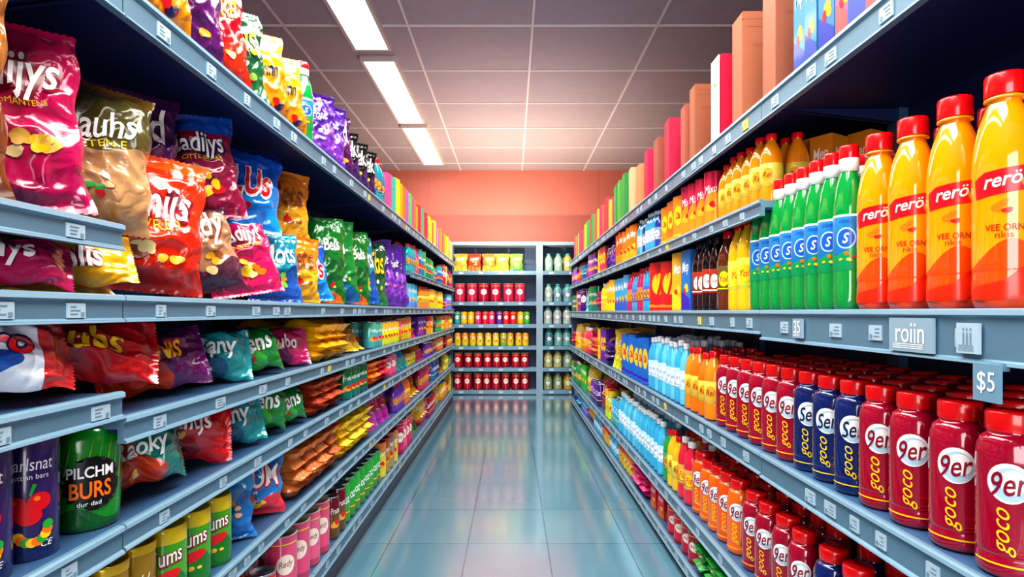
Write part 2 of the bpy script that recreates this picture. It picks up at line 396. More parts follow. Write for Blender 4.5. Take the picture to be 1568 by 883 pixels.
PW=b_small('water_bottle',whitecap,acl,.27,.034,'agua',WHT,BLU); PB=b_small('small_bottle',whitecap,acc,.25,.036,'Fiz',YEL,RED); PR=b_small('small_bottle_red_cap',redcap,acc,.27,.038,'Rei',MUS,DRD); PD=b_small('sauce_bottle',M('cap_black','181418',rough=.4),ink('A83018'),.33,.034,'Soy')
PJG=b_small('jug',M('cap_teal','3898A0',rough=.4),acc,.27,.034,'Lac',ink('E0ECD8'),BLU)
PY=b_small('yellow_bottle',redcap,acc,.38,.044,'Yol',YEL,RED)
PC=b_can('drink_can','Coz'); PCb=b_can('drink_can_b','Fruta',style=1); PC2=b_can('food_tin','Tums',.11,.045,neck=False,style=2); PJ=b_can('canister','Redy',.24,.06,M('lid_plastic','D8C8B8',rough=.4),neck=False,style=2); PJb=b_can('canister_b','Mixo',.24,.06,M('lid_plastic_red','C81828',rough=.35),neck=False,style=1)
PX=b_box('carton'); PX2=b_box('carton_wide',.2,.12,.24,'2',1); PX3=b_box('carton_tall',.12,.2,.3,'Ola',1); PP=b_plainbox('cardboard_carton'); PU=b_pouch('pouch_stack')
# ---------------------------------------------------------------- shelving
W=.83; D=.47
def shelf_prof(z,lip,sd):
    p=[(W,z+.006),(W-.005,z+.003),(W-.005,z-.007),(W+.001,z-.011),(W+.001,z-lip+.009),(W-.005,z-lip+.005),(W-.005,z-lip-.001),(W+.014,z-lip),(W+.014,z-.022),(W+D,z-.022),(W+D,z),(W+.012,z),(W+.010,z+.006)]
    return [(sd*x,zz) for x,zz in p]
def bay(side,y0,y1,shelves,seed,tags=True,last=False):
    rr=random.Random(seed); mb=MB(); s=side
    def bx(x0,x1,a,b,c,d,m): mb.box(min(s*x0,s*x1),max(s*x0,s*x1),a,b,c,d,m)
    bx(W+D,W+D+.02,y0,y1,.02,2.02,navy)
    bx(W+.035,W+D,y0,y1,0,.085,kick)
    for yy in (y0+.015,y1-.015): bx(W+D-.03,W+D,yy-.015,yy+.015,.05,2.0,deckm)
    for z,lip in shelves:
        mb.extr(shelf_prof(z,lip,s),y0+.002,y1-.002,steel)
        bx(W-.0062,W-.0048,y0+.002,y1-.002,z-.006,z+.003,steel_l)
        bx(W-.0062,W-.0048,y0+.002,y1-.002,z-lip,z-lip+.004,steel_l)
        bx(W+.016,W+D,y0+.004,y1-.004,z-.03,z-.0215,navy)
        bx(W+.016,W+D,y0+.004,y1-.004,z,z+.0012,deckm)
        for yy in (y0+.012,y1-.012):
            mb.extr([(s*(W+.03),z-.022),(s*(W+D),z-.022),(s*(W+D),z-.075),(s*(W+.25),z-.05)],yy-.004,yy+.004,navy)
        if tags:
            y=y0+.06+rr.random()*.1
            while y<y1-.07:
                w=rr.choice((.035,.05,.045)); h=min(.034,lip-.024); zc=z-.012-(lip-.02)/2
                m=tagy if rr.random()<.06 else tagm
                xo=W-.0015
                bx(xo-.001,xo+.003,y,y+w,zc-h/2,zc+h/2,m)
                for q in range(3): bx(xo-.0018,xo-.0008,y+.006,y+w*rr.uniform(.4,.7),zc+h*(.28-.25*q)-.001,zc+h*(.28-.25*q)+.001,taginkm)
                bx(xo-.0018,xo-.0008,y+w*.72,y+w*.9,zc-h*.38,zc-h*.1,taginkm)
                y+=rr.choice((.1,.16,.22,.28))
    if last: bx(W+.03,W+D+.02,y1,y1+.015,0,2.02,deckm)
    me=mb.mesh('gondola_shelving'); return link(me,'shelving_unit')
TL=.07
LB=[(2.0,TL),(1.33,.052),(1.07,.052),(.84,.052),(.55,.05),(.2,.06)]
bay(-1,.12,1.23,[(2.0,TL),(1.48,.05),(1.33,.052),(1.125,.052),(.84,.055),(.55,.05),(.2,.06)],1)
for i in range(6):
    sh=list(LB)
    if i>=3: sh.append((1.63,.045))
    bay(-1,1.23+1.18*i,1.23+1.18*(i+1),sh,10+i,last=i==5)
RB=[(2.0,TL),(1.67,.05),(1.3,.075),(.825,.07),(.35,.06),(.1,.05)]
bay(1,.6,1.92,[(2.0,TL),(1.3,.092),(.825,.075),(.35,.06),(.1,.05)],30,tags=True)
for i in range(6): bay(1,1.92+1.065*i,1.92+1.065*(i+1),RB,40+i,last=i==5)
def shelf_label(y,w,h,zc,t,m,tm,tw):
    mb=MB(); x=W-.0085; mb.box(x,x+.006,y-w/2,y+w/2,zc-h/2,zc+h/2,m)
    mp=lambda a,b,e:(x-e,y-a,zc+b)
    mb.decal(tt(t,tw,0,0.004,shear=.0,off=.0,cut=0,ys=1.3),mp,tm,.0008)
    for q in range(3): mb.decal(tp(rect(-w*.4,-h*.4+q*.004,w*.3,-h*.4+q*.004+.0015),0),mp,tm,.0008)
    link(mb.mesh('shelf_label'),'shelf_label')
shelf_label(1.19,.13,.07,1.252,'roiin',ink('8CA8BA'),WHT,.085)
shelf_label(1.66,.055,.055,1.252,'35',ink('8CA8BA'),WHT,.035)
shelf_label(1.04,.05,.055,1.252,'iii',tagm,taginkm,.02)
mb=MB(); mb.box(.80,.805,.945,1.0,1.148,1.212,ink('6F94AC')); mb.box(.803,.83,.96,.97,1.20,1.212,steel)
mp=lambda a,b,e:(.80-e,.972-a,1.18+b); mb.decal(tt('$5',.036,0,0,shear=0,off=.0,cut=0,ys=1.2),mp,WHT,.0008)
link(mb.mesh('price_sign'),'price_sign')
# ---------------------------------------------------------------- LEFT hero bags
def hb(*a,**k): return hero_bag(*a,**k)
P1=hb(.27,.39,.11,1.1,'C40E58',logo='Cadijys',lw=.74,lo=DRD,sub='CARTES ROMANTENS',c2='A00A4C',wave=(.12,.1,.04,8,0),extra=[(ell(-.24,.46,.13,.03),GRN,.001),(blob(-.2,.2,.06,3),GRN,.005),(blob(-.3,.28,.05,4),ORG,.005)],cy=.3,cr=.19,nch=9,chip=(CRM,YEL,ink('E8B450')))
P0=hb(.26,.38,.1,2.2,'B0702E',logo='Nu',lw=.4,c2='7A3E18',wave=(.3,.2,.05,7,0),chip=(CRM,MUS))
P2=hb(.24,.36,.1,3.1,'5A5428',logo='Lauhs',lw=.62,c2='C89868',wave=(.5,.0,.03,9,0),sub='NETEN E',cr=.15,cy=.25,nch=6,top=.9,c3='7A5A22',chip=(RED,GRN,CRM))
PUR=hb(.25,.34,.1,4.1,'44104F',logo='Cad',c2='5E1668',wave=(.3,.3,.04,7,0),nch=3,chip=(MUS,))
MAR=hb(.27,.34,.1,5.1,'8C0E40',logo='Cadijys',lw=.7,top=.82,c3='1454B4',sub='KOTTE BEARS',nch=7,cy=.28,lo=NAV,chip=(YEL,CRM,RED))
BLB=hb(.28,.36,.11,6.1,'0C5CCC',logo='LUs',lw=.6,ly=.5,lc=RED,lo=WHT,c2='0C90E8',wave=(.35,.1,.08,8,1),nch=3,cy=.2,cr=.12,chip=(WHT,RED),top=.86,c3='10389C')
YLB=hb(.25,.32,.1,7.1,'E08418',logo='Bets',lc=BRN,c2='F4B020',wave=(.5,.0,.05,8,1),chip=(BRN,MUS,RED))
ORB=hb(.27,.36,.12,8.1,'E83208',logo='Lanijs',lw=.74,ly=.56,sub='MEVRER',c2='C82006',wave=(.2,.2,.05,8,1),cy=.22,cr=.17,nch=8,lo=DRD,top=.88,c3='F05A14',chip=(MUS,CRM,BRN))
CRB=hb(.22,.28,.09,9.1,'B4825E',logo='Cady',c2='5A2A40',wave=(.2,.1,.05,8,1),lc=WHT,lo=BRN,nch=5,top=.85,c3='4A2838',chip=(MUS,BRN,CRM))
PK2=hb(.25,.31,.1,10.1,'D01660',logo='Cadijys',lw=.68,top=.84,c3='1870C4',sub='LANBTEYBE',nch=7,cy=.27,lo=DRD)
TEB=hb(.22,.28,.09,11.1,'0C88A4',logo='Mots',c2='1858B0',wave=(.3,.2,.05,8,1),chip=(LGR,WHT,MUS),nch=4)
GRB=hb(.23,.43,.1,12.1,'086E28',logo='Bels',lw=.45,c2='F06A14',wave=(.45,-.5,.05,8,1),nch=3,cy=.2,cr=.13,chip=(RED,YEL))
GRC=hb(.23,.43,.1,32.1,'0C8034',logo='o',lw=.2,c2='0C70B0',wave=(.6,-.6,.05,8,1),nch=4,cy=.3,cr=.15,chip=(WHT,YEL,LGR))
PPB=hb(.22,.46,.1,13.1,'4E2090',logo='Popit',lw=.5,c2='7E3CBC',wave=(.4,.1,.06,8,1),nch=3,chip=(CYA,PNK))
YTP=hb(.22,.33,.09,23.1,'F4B80C',logo='nnnn',lw=.5,lc=NAV,ly=.5,nch=3,cy=.2,c2='F09008',wave=(.4,.1,.06,8,1),chip=(RED,NAV))
BLK=hb(.2,.29,.08,24.1,'14141C',logo='Bak',nch=4,c2='3A2060',wave=(.3,.1,.06,8,1))
DGB=hb(.22,.34,.09,25.1,'145030',logo='Ebs',lc=YEL,nch=5,c2='206A3C',wave=(.3,.1,.06,8,1),chip=(RED,LGR,WHT))
RTB=hb(.22,.34,.09,33.1,'B80C24',logo='Roka',lc=YEL,nch=4,c2='E03018',wave=(.3,.1,.06,8,1),chip=(MUS,CRM))
THB=hb(.2,.26,.08,20.1,'3898D8',logo='w',lw=.2,ly=.8,chip=(CRM,ink('F0B890')),c2='1870BC',wave=(.3,.3,.1,8,1),nch=6,cy=.4,cr=.24)
PLB=hb(.24,.25,.10,19.1,'2088D8',logo='PLUM',lw=.8,ly=.55,lc=WHT,lo=RED,c2='E03048',wave=(.16,.1,.06,8,1),nch=5,cy=.2,cr=.14)
LR=hb(.18,.31,.13,15.1,'B00814',logo='Rubs',c2='D81810',wave=(.4,.1,.2,6,1),nch=0,lc=YEL,lie=True)
LW_=hb(.19,.30,.13,14.1,'D8E0EC',logo='Aero',lc=RED,lo=NAV,c2='0E4EA8',wave=(.35,.3,.15,9,2),nch=0,lie=True,top=.80,c3='B81820')
LP=hb(.18,.28,.12,16.1,'64125E',logo='YANIS',lc=YEL,lo=RED,c2='D83C10',wave=(.3,.3,.06,8,1),nch=3,lie=True,cr=.16)
LT=hb(.17,.26,.11,26.1,'0C8C94',logo='Bany',c2='0A5C80',wave=(.3,.3,.1,8,1),nch=4,lie=True,cr=.15,chip=(LGR,WHT))
LG=hb(.17,.26,.11,17.1,'128430',logo='Lens',c2='34B040',wave=(.3,.3,.1,8,1),nch=4,lie=True,cr=.15,chip=(WHT,RED,LGR))
LK=hb(.16,.25,.10,27.1,'C0186C',logo='Bubo',c2='80105C',wave=(.3,.3,.1,8,1),nch=2,lie=True,chip=(YEL,))
LL=hb(.18,.28,.12,18.1,'C40C18',logo='Lantjs',c2='980614',wave=(.3,.3,.1,8,1),nch=3,lie=True,cr=.15,chip=(MUS,CRM))
LO=hb(.17,.24,.13,28.1,'0E7A70',logo='Raoky',c2='C8401C',wave=(.45,.2,.1,8,1),nch=3,lie=True,cr=.15)
LY=hb(.12,.27,.07,21.1,'E0A80C',logo='Lanlis',nch=4,cr=.14,c2='B87C08',wave=(.3,.1,.05,8,1),lie=True,lo=DRD)
LM=hb(.11,.27,.06,22.1,'A81454',logo='Carlys',nch=3,cr=.14,c2='E06818',wave=(.25,.1,.05,8,1),lie=True)
place(P0,.895,1.48,62,6); place(P1,1.11,1.48,54,8,-3)
place(P2,1.345,1.475,58,9,3,xf=.87)
place(PUR,1.60,1.575,60,10,xf=.95); place(MAR,1.83,1.575,52,13,-6,xf=.868); place(BLB,2.2,1.585,54,14,8,xf=.885); place(YLB,2.52,1.585,60,10,4,xf=.90)
place(ORB,1.48,1.335,52,13,5,xf=.825); place(CRB,1.76,1.335,56,14,-11); place(PK2,2.04,1.335,54,18,-10,xf=.83); place(TEB,2.28,1.335,60,8); place(YLB,2.47,1.335,62,6,3,sc=(.9,.9,.85)); place(BLB,2.68,1.335,60,8,-4,sc=(.8,.8,.8))
for k,(y,b) in enumerate([(2.88,GRB),(3.12,GRC),(3.38,GRB),(3.64,TEB),(3.9,DGB),(4.15,PPB),(4.4,PPB),(4.65,PPB)]):
    place(b,y,1.335,60,6,4*(-1)**k,sc=(1,1,1.5 if b is TEB else 1.25 if b is DGB else 1))
e=empty('snack_bag_pile')
for k,y in enumerate([1.42,1.62,1.85,2.1,2.35,2.6]): link(MBAG[k%4],'snack_bag_back',(-1.12,y,1.335),(math.radians(-8),0,math.radians(60)),(1,1,.7),random.choice(['7A1848','1C5AB8','E08018','188040']),e)
place(LM,1.02,1.335,66,25,92,xf=.84); place(LY,1.21,1.335,64,20,86,xf=.84)
place(LW_,1.01,1.127,60,24,86,sc=(.82,.9,1)); place(LR,1.27,1.127,62,26,96,xf=.835,sc=(.95,1,1.08)); place(LP,1.54,1.075,60,22,84); place(LT,1.80,1.075,60,24,97); place(LG,2.05,1.075,60,26,84,sc=(1,1,1.1)); place(LK,2.36,1.075,62,24,94,sc=(1.05,1,1.1))
place(LO,1.45,.845,56,18,84); place(LL,1.67,.845,56,22,100); place(LT,1.90,.845,58,20,88); place(LG,2.12,.845,58,20,98); place(LG,2.32,.845,58,20,82,sc=(.9,.9,.8))
place(THB,1.88,.555,54,14,4,sc=(1,1,.85)); place(PLB,2.1,.555,54,16,6,sc=(1,1,.9))
def fruit_can(h=.235,r=.047):
    mb=MB(); m=M('canister_purple','382468',rough=.22,coat=.5,wave=(.1,0,.02,12.6,0),c2='1A2A60',top=.93,c3='9A1830')
    mb.lathe([(0,.0),(r*.98,0),(r,.004),(r,h-.006),(r*.97,h-.003)],40,m,h=h)
    mb.lathe([(r*.97,h-.006),(r*1.03,h-.004),(r*1.03,h+.001),(r*.96,h+.002),(r*.93,h-.004),(0.0,h-.004)],40,M('canister_rim','8A2030',rough=.3,metal=.2),h=h)
    mp=cylmap([(r,0),(r,h)])
    mb.decal(tt('Carlsnat',.074,0,.178,shear=.1,off=.0,cut=.006,ys=1.5),mp,WHT,.001)
    mb.decal(tt('fruttian bars',.06,0,.155,shear=0,off=0,cut=.006,ys=1.1),mp,WHT,.001)
    for i,(a,b,c,mt) in enumerate([(-.018,.105,.016,RED),(.016,.108,.018,RED),(.0,.085,.02,RED),(-.022,.11,.005,ORG),(.012,.114,.005,ORG)]): mb.decal(tp(ell(a,b,c,c*.95,16),.006),mp,mt,.0009+.0003*i)
    for i in range(9):
        a=-2.6+i*.34; mb.decal(tp(ell(.005+.026*math.cos(a)*.9,.06+.026*math.sin(a),.009,.009,12),.006),mp,(YEL,ORG,GRN)[i%3],.0012+.0002*i)
    mb.decal(tp([(0,.12),(.004,.12),(.012,.14),(.006,.142)],.006),mp,GRN,.0012)
    mb.decal(tt('CE',.02,.028,.028,cut=0.006,off=0),mp,WHT,.001)
    return mb.mesh('fruit_canister')
FC=fruit_can()
for y in (.985,1.09): link(FC,'fruit_canister',(-.915,y,.842),(0,0,math.radians(40)))
link(FC,'fruit_canister',(-1.03,1.07,.842),(0,0,.7))
def green_can(h=.21,r=.066):
    mb=MB(); m=M('green_leaf_print','148A24',rough=.22,coat=.5,bump=.2,bscale=20,wave=(.12,.1,.08,18,0),c2='0A5A20')
    pr=smooth([(0,.004),(r*.8,0),(r*.97,.006),(r,.03),(r*1.01,h*.5),(r*.99,h-.03),(r*.9,h-.008),(r*.8,h)],4)
    mb.lathe(pr,44,m,h=h,rmod=lambda a,z:1+.012*math.sin(9*a+z*40)*(1 if z<.03 or z>h-.04 else .4)); mb.disc(r*.8,h-.001,44,ink('1A7028'))
    mp=cylmap(pr)
    for i in range(15):
        a=-.13+i*.018; mb.decal(tp([(a,.01),(a+.008,.07),(a+.03,.195),(a+.014,.12)],.01),mp,ink('6ACB38') if i%2 else ink('9ADB48'),.0020)
    mb.decal(tp(burst(.005,.1,.045,.056,18),.008),mp,ink('141414'),.0030)
    mb.decal(tt('PILCHM',.08,.003,.125,shear=0,off=.02,cut=.008,ys=1.3),mp,WHT,.0040)
    mb.decal(tt('BURS',.07,.003,.088,shear=0,off=.02,cut=.008,ys=1.5),mp,ORG,.0040)
    mb.decal(tt('dur dad',.04,.0,.06,shear=0,off=.0,cut=.008),mp,WHT,.0040)
    return mb.mesh('green_snack_tub')
link(green_can(),'snack_tub',(-.925,1.245,.842),(0,0,math.radians(44)))
def gold_can():
    mb=MB(); h,r=.2,.045; m=M('gold_tin','C89018',rough=.25,metal=.4,wave=(.55,0,.03,12.6,0),c2='E8C050')
    mb.lathe([(0,0),(r,.003),(r,h-.004)],36,m,h=h)
    lid=M('gold_lid','F4CC38',rough=.25,metal=.4)
    mb.lathe([(r*1.03,h-.02),(r*1.04,h-.004),(r*1.0,h+.001),(r*.93,h+.001),(r*.9,h-.004),(r*.4,h-.004),(r*.38,h-.002),(0.0,h-.002)],36,lid,h=h)
    mp=cylmap([(r,0),(r,h)]); mb.decal(tt('Gold',.06,0,.12,cut=.008,off=.0,ys=1.4),mp,WHT,.001); mb.decal(tp(ell(0,.06,.03,.03),.008),mp,RED,.001)
    return mb.mesh('gold_tin')
GC=gold_can()
for y,L in ((1.15,.895),(1.265,.895),(1.37,.90)): link(GC,'food_tin',(-L,y,.552),(0,0,.7))
def tub_green():
    mb=MB(); h,r=.2,.052; m=M('green_yellow_tub','4AAA1C',rough=.2,coat=.5,wave=(.3,0,.16,12.6,.8),c2='1E7A1C',top=.8,c3='E8C81C')
    pr=smooth([(0,0),(r*.9,0),(r,.008),(r,h*.5),(r,h-.012),(r*.9,h)],3); mb.lathe(pr,32,m,h=h); mb.disc(r*.9,h,32,ink('C8B010'))
    mp=cylmap([(r,0),(r,h)]); mb.decal(tt('Tums',.078,.0,.128,off=.06,cut=.008,ys=1.6,rot=.2),mp,DRD,.001); mb.decal(tt('Tums',.074,0,.13,off=.01,cut=.008,ys=1.6,rot=.2),mp,WHT,.002)
    mb.decal(tp(ell(0,.08,.035,.014,rot=.3),.008),mp,RED,.001); chips(mb,mp,0,.045,.02,4,7,(YEL,MUS),.008)
    return mb.mesh('snack_tub_green')
TG=tub_green()
for k,y in enumerate((1.49,1.61,1.73)):
    link(TG,'snack_tub',(-.90,y,.552),(0,0,.65)); link(TG,'snack_tub',(-1.03,y,.552),(0,0,.65))
# ---------------------------------------------------------------- rows
PAL={'rain':['E82030','F07010','F8C010','38B040','10A0A8','1870D0','6A30A8','E03080'],
 'warm':['F07010','F8C010','E82030','F8A020','E03060'],'red':['C01038','D81838','B01030'],'green':['18903C','30A848','0E7A50','50B838'],
 'blue':['1870D0','30A8E0','2048A8','58C0E8'],'cyan':['48BCE8','68CCF0','38B0E0'],'pink':['E03080','C82068','F05898','D81850'],'brown':['A85828','B86838','C07840','985020'],
 'yellow':['F8C818','F0B010','E8D030'],'purple':['5A2A98','7A3AB8','482080'],'dark':['201418','301820','281010'],'orange':['F07810','F88C18','E86808']}
rr=random.Random(5)
def row(name,me,side,y0,y1,z,pal,dy,rows=2,L0=.9,dx=.11,yaw=42,tilt=0,jy=.01,jr=6,sc=(1,1,1),js=.04,block=1):
    e=empty(name); y=y0+dy/2; k=0
    pal=PAL[pal] if isinstance(pal,str) else pal
    c=rr.choice(pal)
    while y<y1-dy*.3:
        if k%block==0: c=rr.choice(pal)
        for r in range(rows):
            s=1+rr.uniform(-js,js); m=me if not isinstance(me,(list,tuple)) else me[(k//block)%len(me)]
            link(m,name+'_item',(side*(L0+r*dx),y+rr.uniform(-jy,jy),z+.002),(math.radians(-tilt),0,-side*math.radians(yaw+rr.uniform(-jr,jr))),(sc[0]*s,sc[1]*s,sc[2]*s),c,e)
        y+=dy; k+=1
    return e
def autofill(side,y0,y1,z,hmax,seed):
    R=random.Random(seed); y=y0; last=None
    while y<y1-.12:
        ln=R.uniform(.3,.6); ye=min(y1,y+ln)
        if y1-ye<.2: ye=y1
        ty=R.choice([q for q in (['bag','can','box','bottle','jar','pouch','lbag'] if side<0 else ['can','box','bottle','water','jar','bag','pouch']) if q!=last]); last=ty
        p=R.choice(['rain','warm','red','green','blue','pink','yellow','purple','orange','cyan','warm','rain','green','yellow'])
        if ty=='bag':
            h=min(hmax*.92,.34); row('snack_bag_row',MBAG[R.randint(0,3)],side,y,ye,z,p,.12,2,.92,.12,62,6,sc=(.8,.8,h/.34),block=2)
        elif ty=='lbag': row('snack_bag_row',MBAG[R.randint(0,3)],side,y,ye,z,p,.16,2,.92,.14,58,42,sc=(.8,.8,min(.75,hmax/.27)),block=2)
        elif ty=='can':
            k=min(hmax*.9/.16,1.35); row('drink_can_row',R.choice([PC,PCb]),side,y,ye,z,p,.095,2,.89,.1,sc=(1,1,k),block=3)
        elif ty=='jar': row('canister_row',R.choice([PJ,PJb,PCb]),side,y,ye,z,p,.125,2,.9,.13,sc=(.92,.92,min(hmax*.9/.24,1.1)),block=2)
        elif ty=='box': row('carton_row',R.choice([PX,PX3]),side,y,ye,z,p,.15,1,.945,.12,75,sc=(.62,.85,min(hmax*.9/.3,1.05)),js=.02,block=2)
        elif ty=='bottle': row('drink_bottle_row',PB if R.random()<.5 else PR,side,y,ye,z,p,.08,3,.885,.09,sc=(1,1,min(hmax*.93/.27,1.15)),block=4)
        elif ty=='water': row('water_bottle_row',PW,side,y,ye,z,'cyan',.075,3,.885,.085,sc=(1,1,min(hmax*.93/.27,1.15)))
        elif ty=='pouch': row('pouch_stack_row',PU,side,y,ye,z,p,.14,2,.94,.2,90,sc=(1,1,min(1.1,hmax*.9/.185)),block=2)
        y=ye+.01
# LEFT rows
row('pouch_stack_row',PU,-1,2.52,3.05,1.07,'yellow',.15,2,.94,.2,90,sc=(1,1,1),jr=5); row('snack_bag_row',MBAG[0],-1,3.08,3.5,1.07,['E89018','D83020'],.16,2,.92,.14,58,40,sc=(.8,.8,.75)); row('small_jar_row',PCb,-1,3.5,4.4,1.07,['C8D8C0','50B8A0','E03080','F0C020'],.09,2,.88,.1,block=3); autofill(-1,4.4,8.2,1.07,.2,101)
row('pouch_stack_row',PU,-1,2.46,2.95,.84,['C05030','C85C38','B04828'],.14,2,.94,.2,90,sc=(1,1,.9)); row('drink_can_row',PCb,-1,2.97,3.4,.84,['106838','187840'],.085,2,.88,.1); row('pouch_stack_row',PU,-1,3.42,4.0,.84,'warm',.14,2,.94,.2,90,sc=(1,1,.9)); autofill(-1,4.0,8.2,.84,.17,102)
row('pouch_stack_row',PU,-1,2.26,2.85,.55,['C86830','D07C40','B85C28'],.14,2,.94,.2,90,sc=(1,1,1.2)); row('pouch_stack_row',PU,-1,2.87,3.5,.55,'yellow',.15,2,.94,.2,90,sc=(1,1,1.1)); row('snack_bag_row',MBAG[1],-1,3.5,4.2,.55,'pink',.15,2,.92,.14,60,35,sc=(.8,.8,.7)); autofill(-1,4.25,8.2,.55,.23,103)
row('food_tin_row',PC2,-1,1.6,2.15,.2,['D82010','F06020'],.1,2,.89,.11,sc=(1,1,1.6)); row('canister_row',PJ,-1,2.18,2.75,.2,['F06090','E85080'],.135,2,.9,.14,sc=(1,1,1)); row('drink_can_row',PCb,-1,2.76,2.95,.2,['701828'],.09,2,.88,.1,sc=(1,1,1.3)); row('drink_can_row',PC,-1,2.96,3.75,.2,['28B040','38B848'],.1,2,.89,.11,sc=(1.1,1.1,1.35)); row('canister_row',PJb,-1,3.78,4.4,.2,['A85828','E08838','A07060'],.13,2,.9,.13); row('canister_row',PJ,-1,4.4,4.9,.2,'pink',.13,2,.9,.13); autofill(-1,4.9,8.2,.2,.27,104)
autofill(-1,4.8,8.2,1.33,.23,105); autofill(-1,4.8,8.2,1.63,.27,106)
row('snack_bag_row',MBAG,-1,.25,.72,1.48,'rain',.2,1,.94,yaw=62,tilt=6); row('snack_bag_row',MBAG,-1,.25,.85,1.125,'rain',.2,1,.93,yaw=62,tilt=56,sc=(.9,.8,.6)); row('canister_row',PJ,-1,.25,.9,.84,'purple',.13,1,.92)
# left top shelf
for b,y,sc in ((YTP,1.30,1.05),(YTP,1.47,1.05),(PUR,1.64,1),(RTB,1.80,1.05),(DGB,1.97,1),(YTP,2.15,1),(YTP,2.33,.98)):
    place(b,y,2.003,58,6,random.uniform(-5,5),sc=(.85,.85,sc))
link(PG,'soda_bottle',(-.92,2.52,2.002),(0,0,.75),(1.25,1.25,.88))
for b,y in ((PPB,2.72),(PPB,2.88),(PUR,3.02),(BLK,3.18),(BLK,3.36),(BLK,3.54)):
    place(b,y,2.003,58,5,random.uniform(-4,4),sc=(.85,.85,.68 if b is PPB else .95))
row('drink_bottle_row',PR,-1,3.64,4.0,2.0,['10A0A8','1890A0'],.1,2,.9,.1,sc=(1.1,1.1,1.1))
row('carton_row',PP,-1,4.05,8.2,2.0,['F8C818','F07810','38B0A0','E03050','B050C0','F0A020','50B848','E85090'],.13,2,.93,.14,80,sc=(.75,.6,.85),js=.1)
row('snack_bag_row',MBAG,-1,1.3,3.5,2.0,'rain',.25,1,1.16,yaw=62,tilt=4,sc=(1,1,.85))
# RIGHT
r45=math.radians(-44)
for y in (1.07,1.19,1.315,1.435): link(PO,'soda_bottle',(.915,y,1.302),(0,0,r45+.06))
e=empty('soda_bottle_group')
for L in (1.04,1.16):
    for y in (1.0,1.12,1.24,1.37): link(PO,'orange_bottle',(L,y,1.302),(0,0,r45),(1,1,1),None,e)
e=empty('green_soda_bottle_row')
for k in range(8):
    for r in range(4): link(PG,'green_bottle',(.895+r*.09,1.53+k*.077,1.302),(0,0,r45+rr.uniform(-.1,.1)),(1,1,1),None,e)
row('yellow_bottle_row',PY,1,2.13,2.33,1.3,['F8C010'],.1,3,.9,.1,sc=(1,1,.95)); row('brown_bottle_row',PY,1,2.34,2.45,1.3,['6A3018'],.11,3,.9,.1,sc=(1,1,.88)); row('sauce_bottle_row',PD,1,2.46,2.78,1.3,'dark',.08,3,.89,.085)
row('carton_row',PX,1,2.8,3.1,1.3,['2078C8','F0B020'],.14,2,.93,.15,78,sc=(.9,.7,1)); row('carton_row',PX2,1,3.12,3.6,1.3,['E82018','F8B010','E82018'],.22,1,.93,.15,70,sc=(1,.9,1.2)); row('drink_bottle_row',PR,1,3.62,4.3,1.3,['E03080','30A8E0','C82068','70D0F0'],.085,3,.89,.09,sc=(1,1,1.05),block=2)
row('carton_row',PX,1,4.3,5.2,1.3,['F8C010','30A8E0','38B040','F07010'],.13,2,.93,.15,78,sc=(.9,.7,.9),block=2); autofill(1,5.2,8.2,1.3,.3,201)
row('drink_bottle_row',PR,1,1.96,2.5,1.67,['F8A818','F09010'],.082,2,.9,.088,sc=(1,1,.92)); row('carton_row',PX,1,1.94,2.5,1.67,['D88818','C87818'],.11,2,1.1,.13,60,sc=(.7,.5,.8)); row('canister_row',PJb,1,2.5,2.92,1.67,['D81850','C01848'],.11,3,.9,.12,sc=(.8,.8,1)); row('carton_row',PX3,1,2.94,3.4,1.67,'orange',.13,2,.93,.15,80,sc=(.9,.7,.75)); row('water_bottle_row',PW,1,3.42,4.0,1.67,'blue',.08,3,.89,.09,sc=(1,1,.9)); row('carton_row',PX,1,4.0,4.8,1.67,['E87818','C85818'],.14,2,.93,.15,70,sc=(.95,.8,.8)); autofill(1,4.8,8.2,1.67,.27,202)
seq=[(1.045,'M'),(1.165,'M'),(1.29,'M'),(1.405,'M'),(1.515,'N'),(1.625,'N'),(1.735,'N'),(1.85,'M'),(1.96,'M'),(2.07,'M'),(2.18,'M'),(2.29,'M'),(2.40,'M')]
for y,c in seq: link(PS2 if c=='N' else PS,'sport_drink_bottle',(.905,y,.827),(0,0,r45+rr.uniform(-.08,.08)),(1.02,1.02,1.04),'A00630' if c=='M' else '0E2466')
e=empty('sport_drink_bottle_group')
for r in (1,2,3):
    for y,c in seq: link(PS,'sport_bottle',(.905+.112*r,y,.827),(0,0,r45),(1.02,1.02,1.04),'A00630' if c=='M' else '0E2466',e)
row('drink_bottle_row',PR,1,2.48,2.86,.825,'orange',.095,3,.89,.1,sc=(1.15,1.15,1.1)); row('water_bottle_row',PW,1,2.88,3.65,.825,'cyan',.082,4,.885,.09,sc=(1.1,1.1,1.2)); row('carton_row',PX3,1,3.67,4.5,.825,['1870D0','1858B0'],.14,2,.93,.15,75,sc=(.9,.7,1),block=2); row('snack_bag_row',MBAG[0],1,4.5,5.0,.825,'yellow',.15,2,.93,.12,60,6,sc=(.8,.8,.95)); autofill(1,5.0,8.2,.825,.34,203)
row('sport_drink_bottle_row',PS2,1,1.0,1.72,.35,['0E2466'],.112,4,.905,.112); row('sport_drink_bottle_row',PS,1,1.73,2.2,.35,['A00630'],.112,4,.905,.112); row('sport_drink_bottle_row',PS,1,2.22,2.78,.35,['E8580C','F06C10'],.112,4,.905,.112)
row('drink_bottle_row',PB,1,2.8,3.0,.35,['E02848'],.09,3,.89,.1,sc=(1.1,1.1,1.2)); row('drink_bottle_row',PR,1,3.0,3.3,.35,['30A040','F0C020'],.09,3,.89,.1,sc=(1.1,1.1,1.1)); row('water_bottle_row',PW,1,3.32,4.6,.35,'cyan',.085,4,.885,.09,sc=(1.1,1.1,1.15)); autofill(1,4.6,8.2,.35,.34,204)
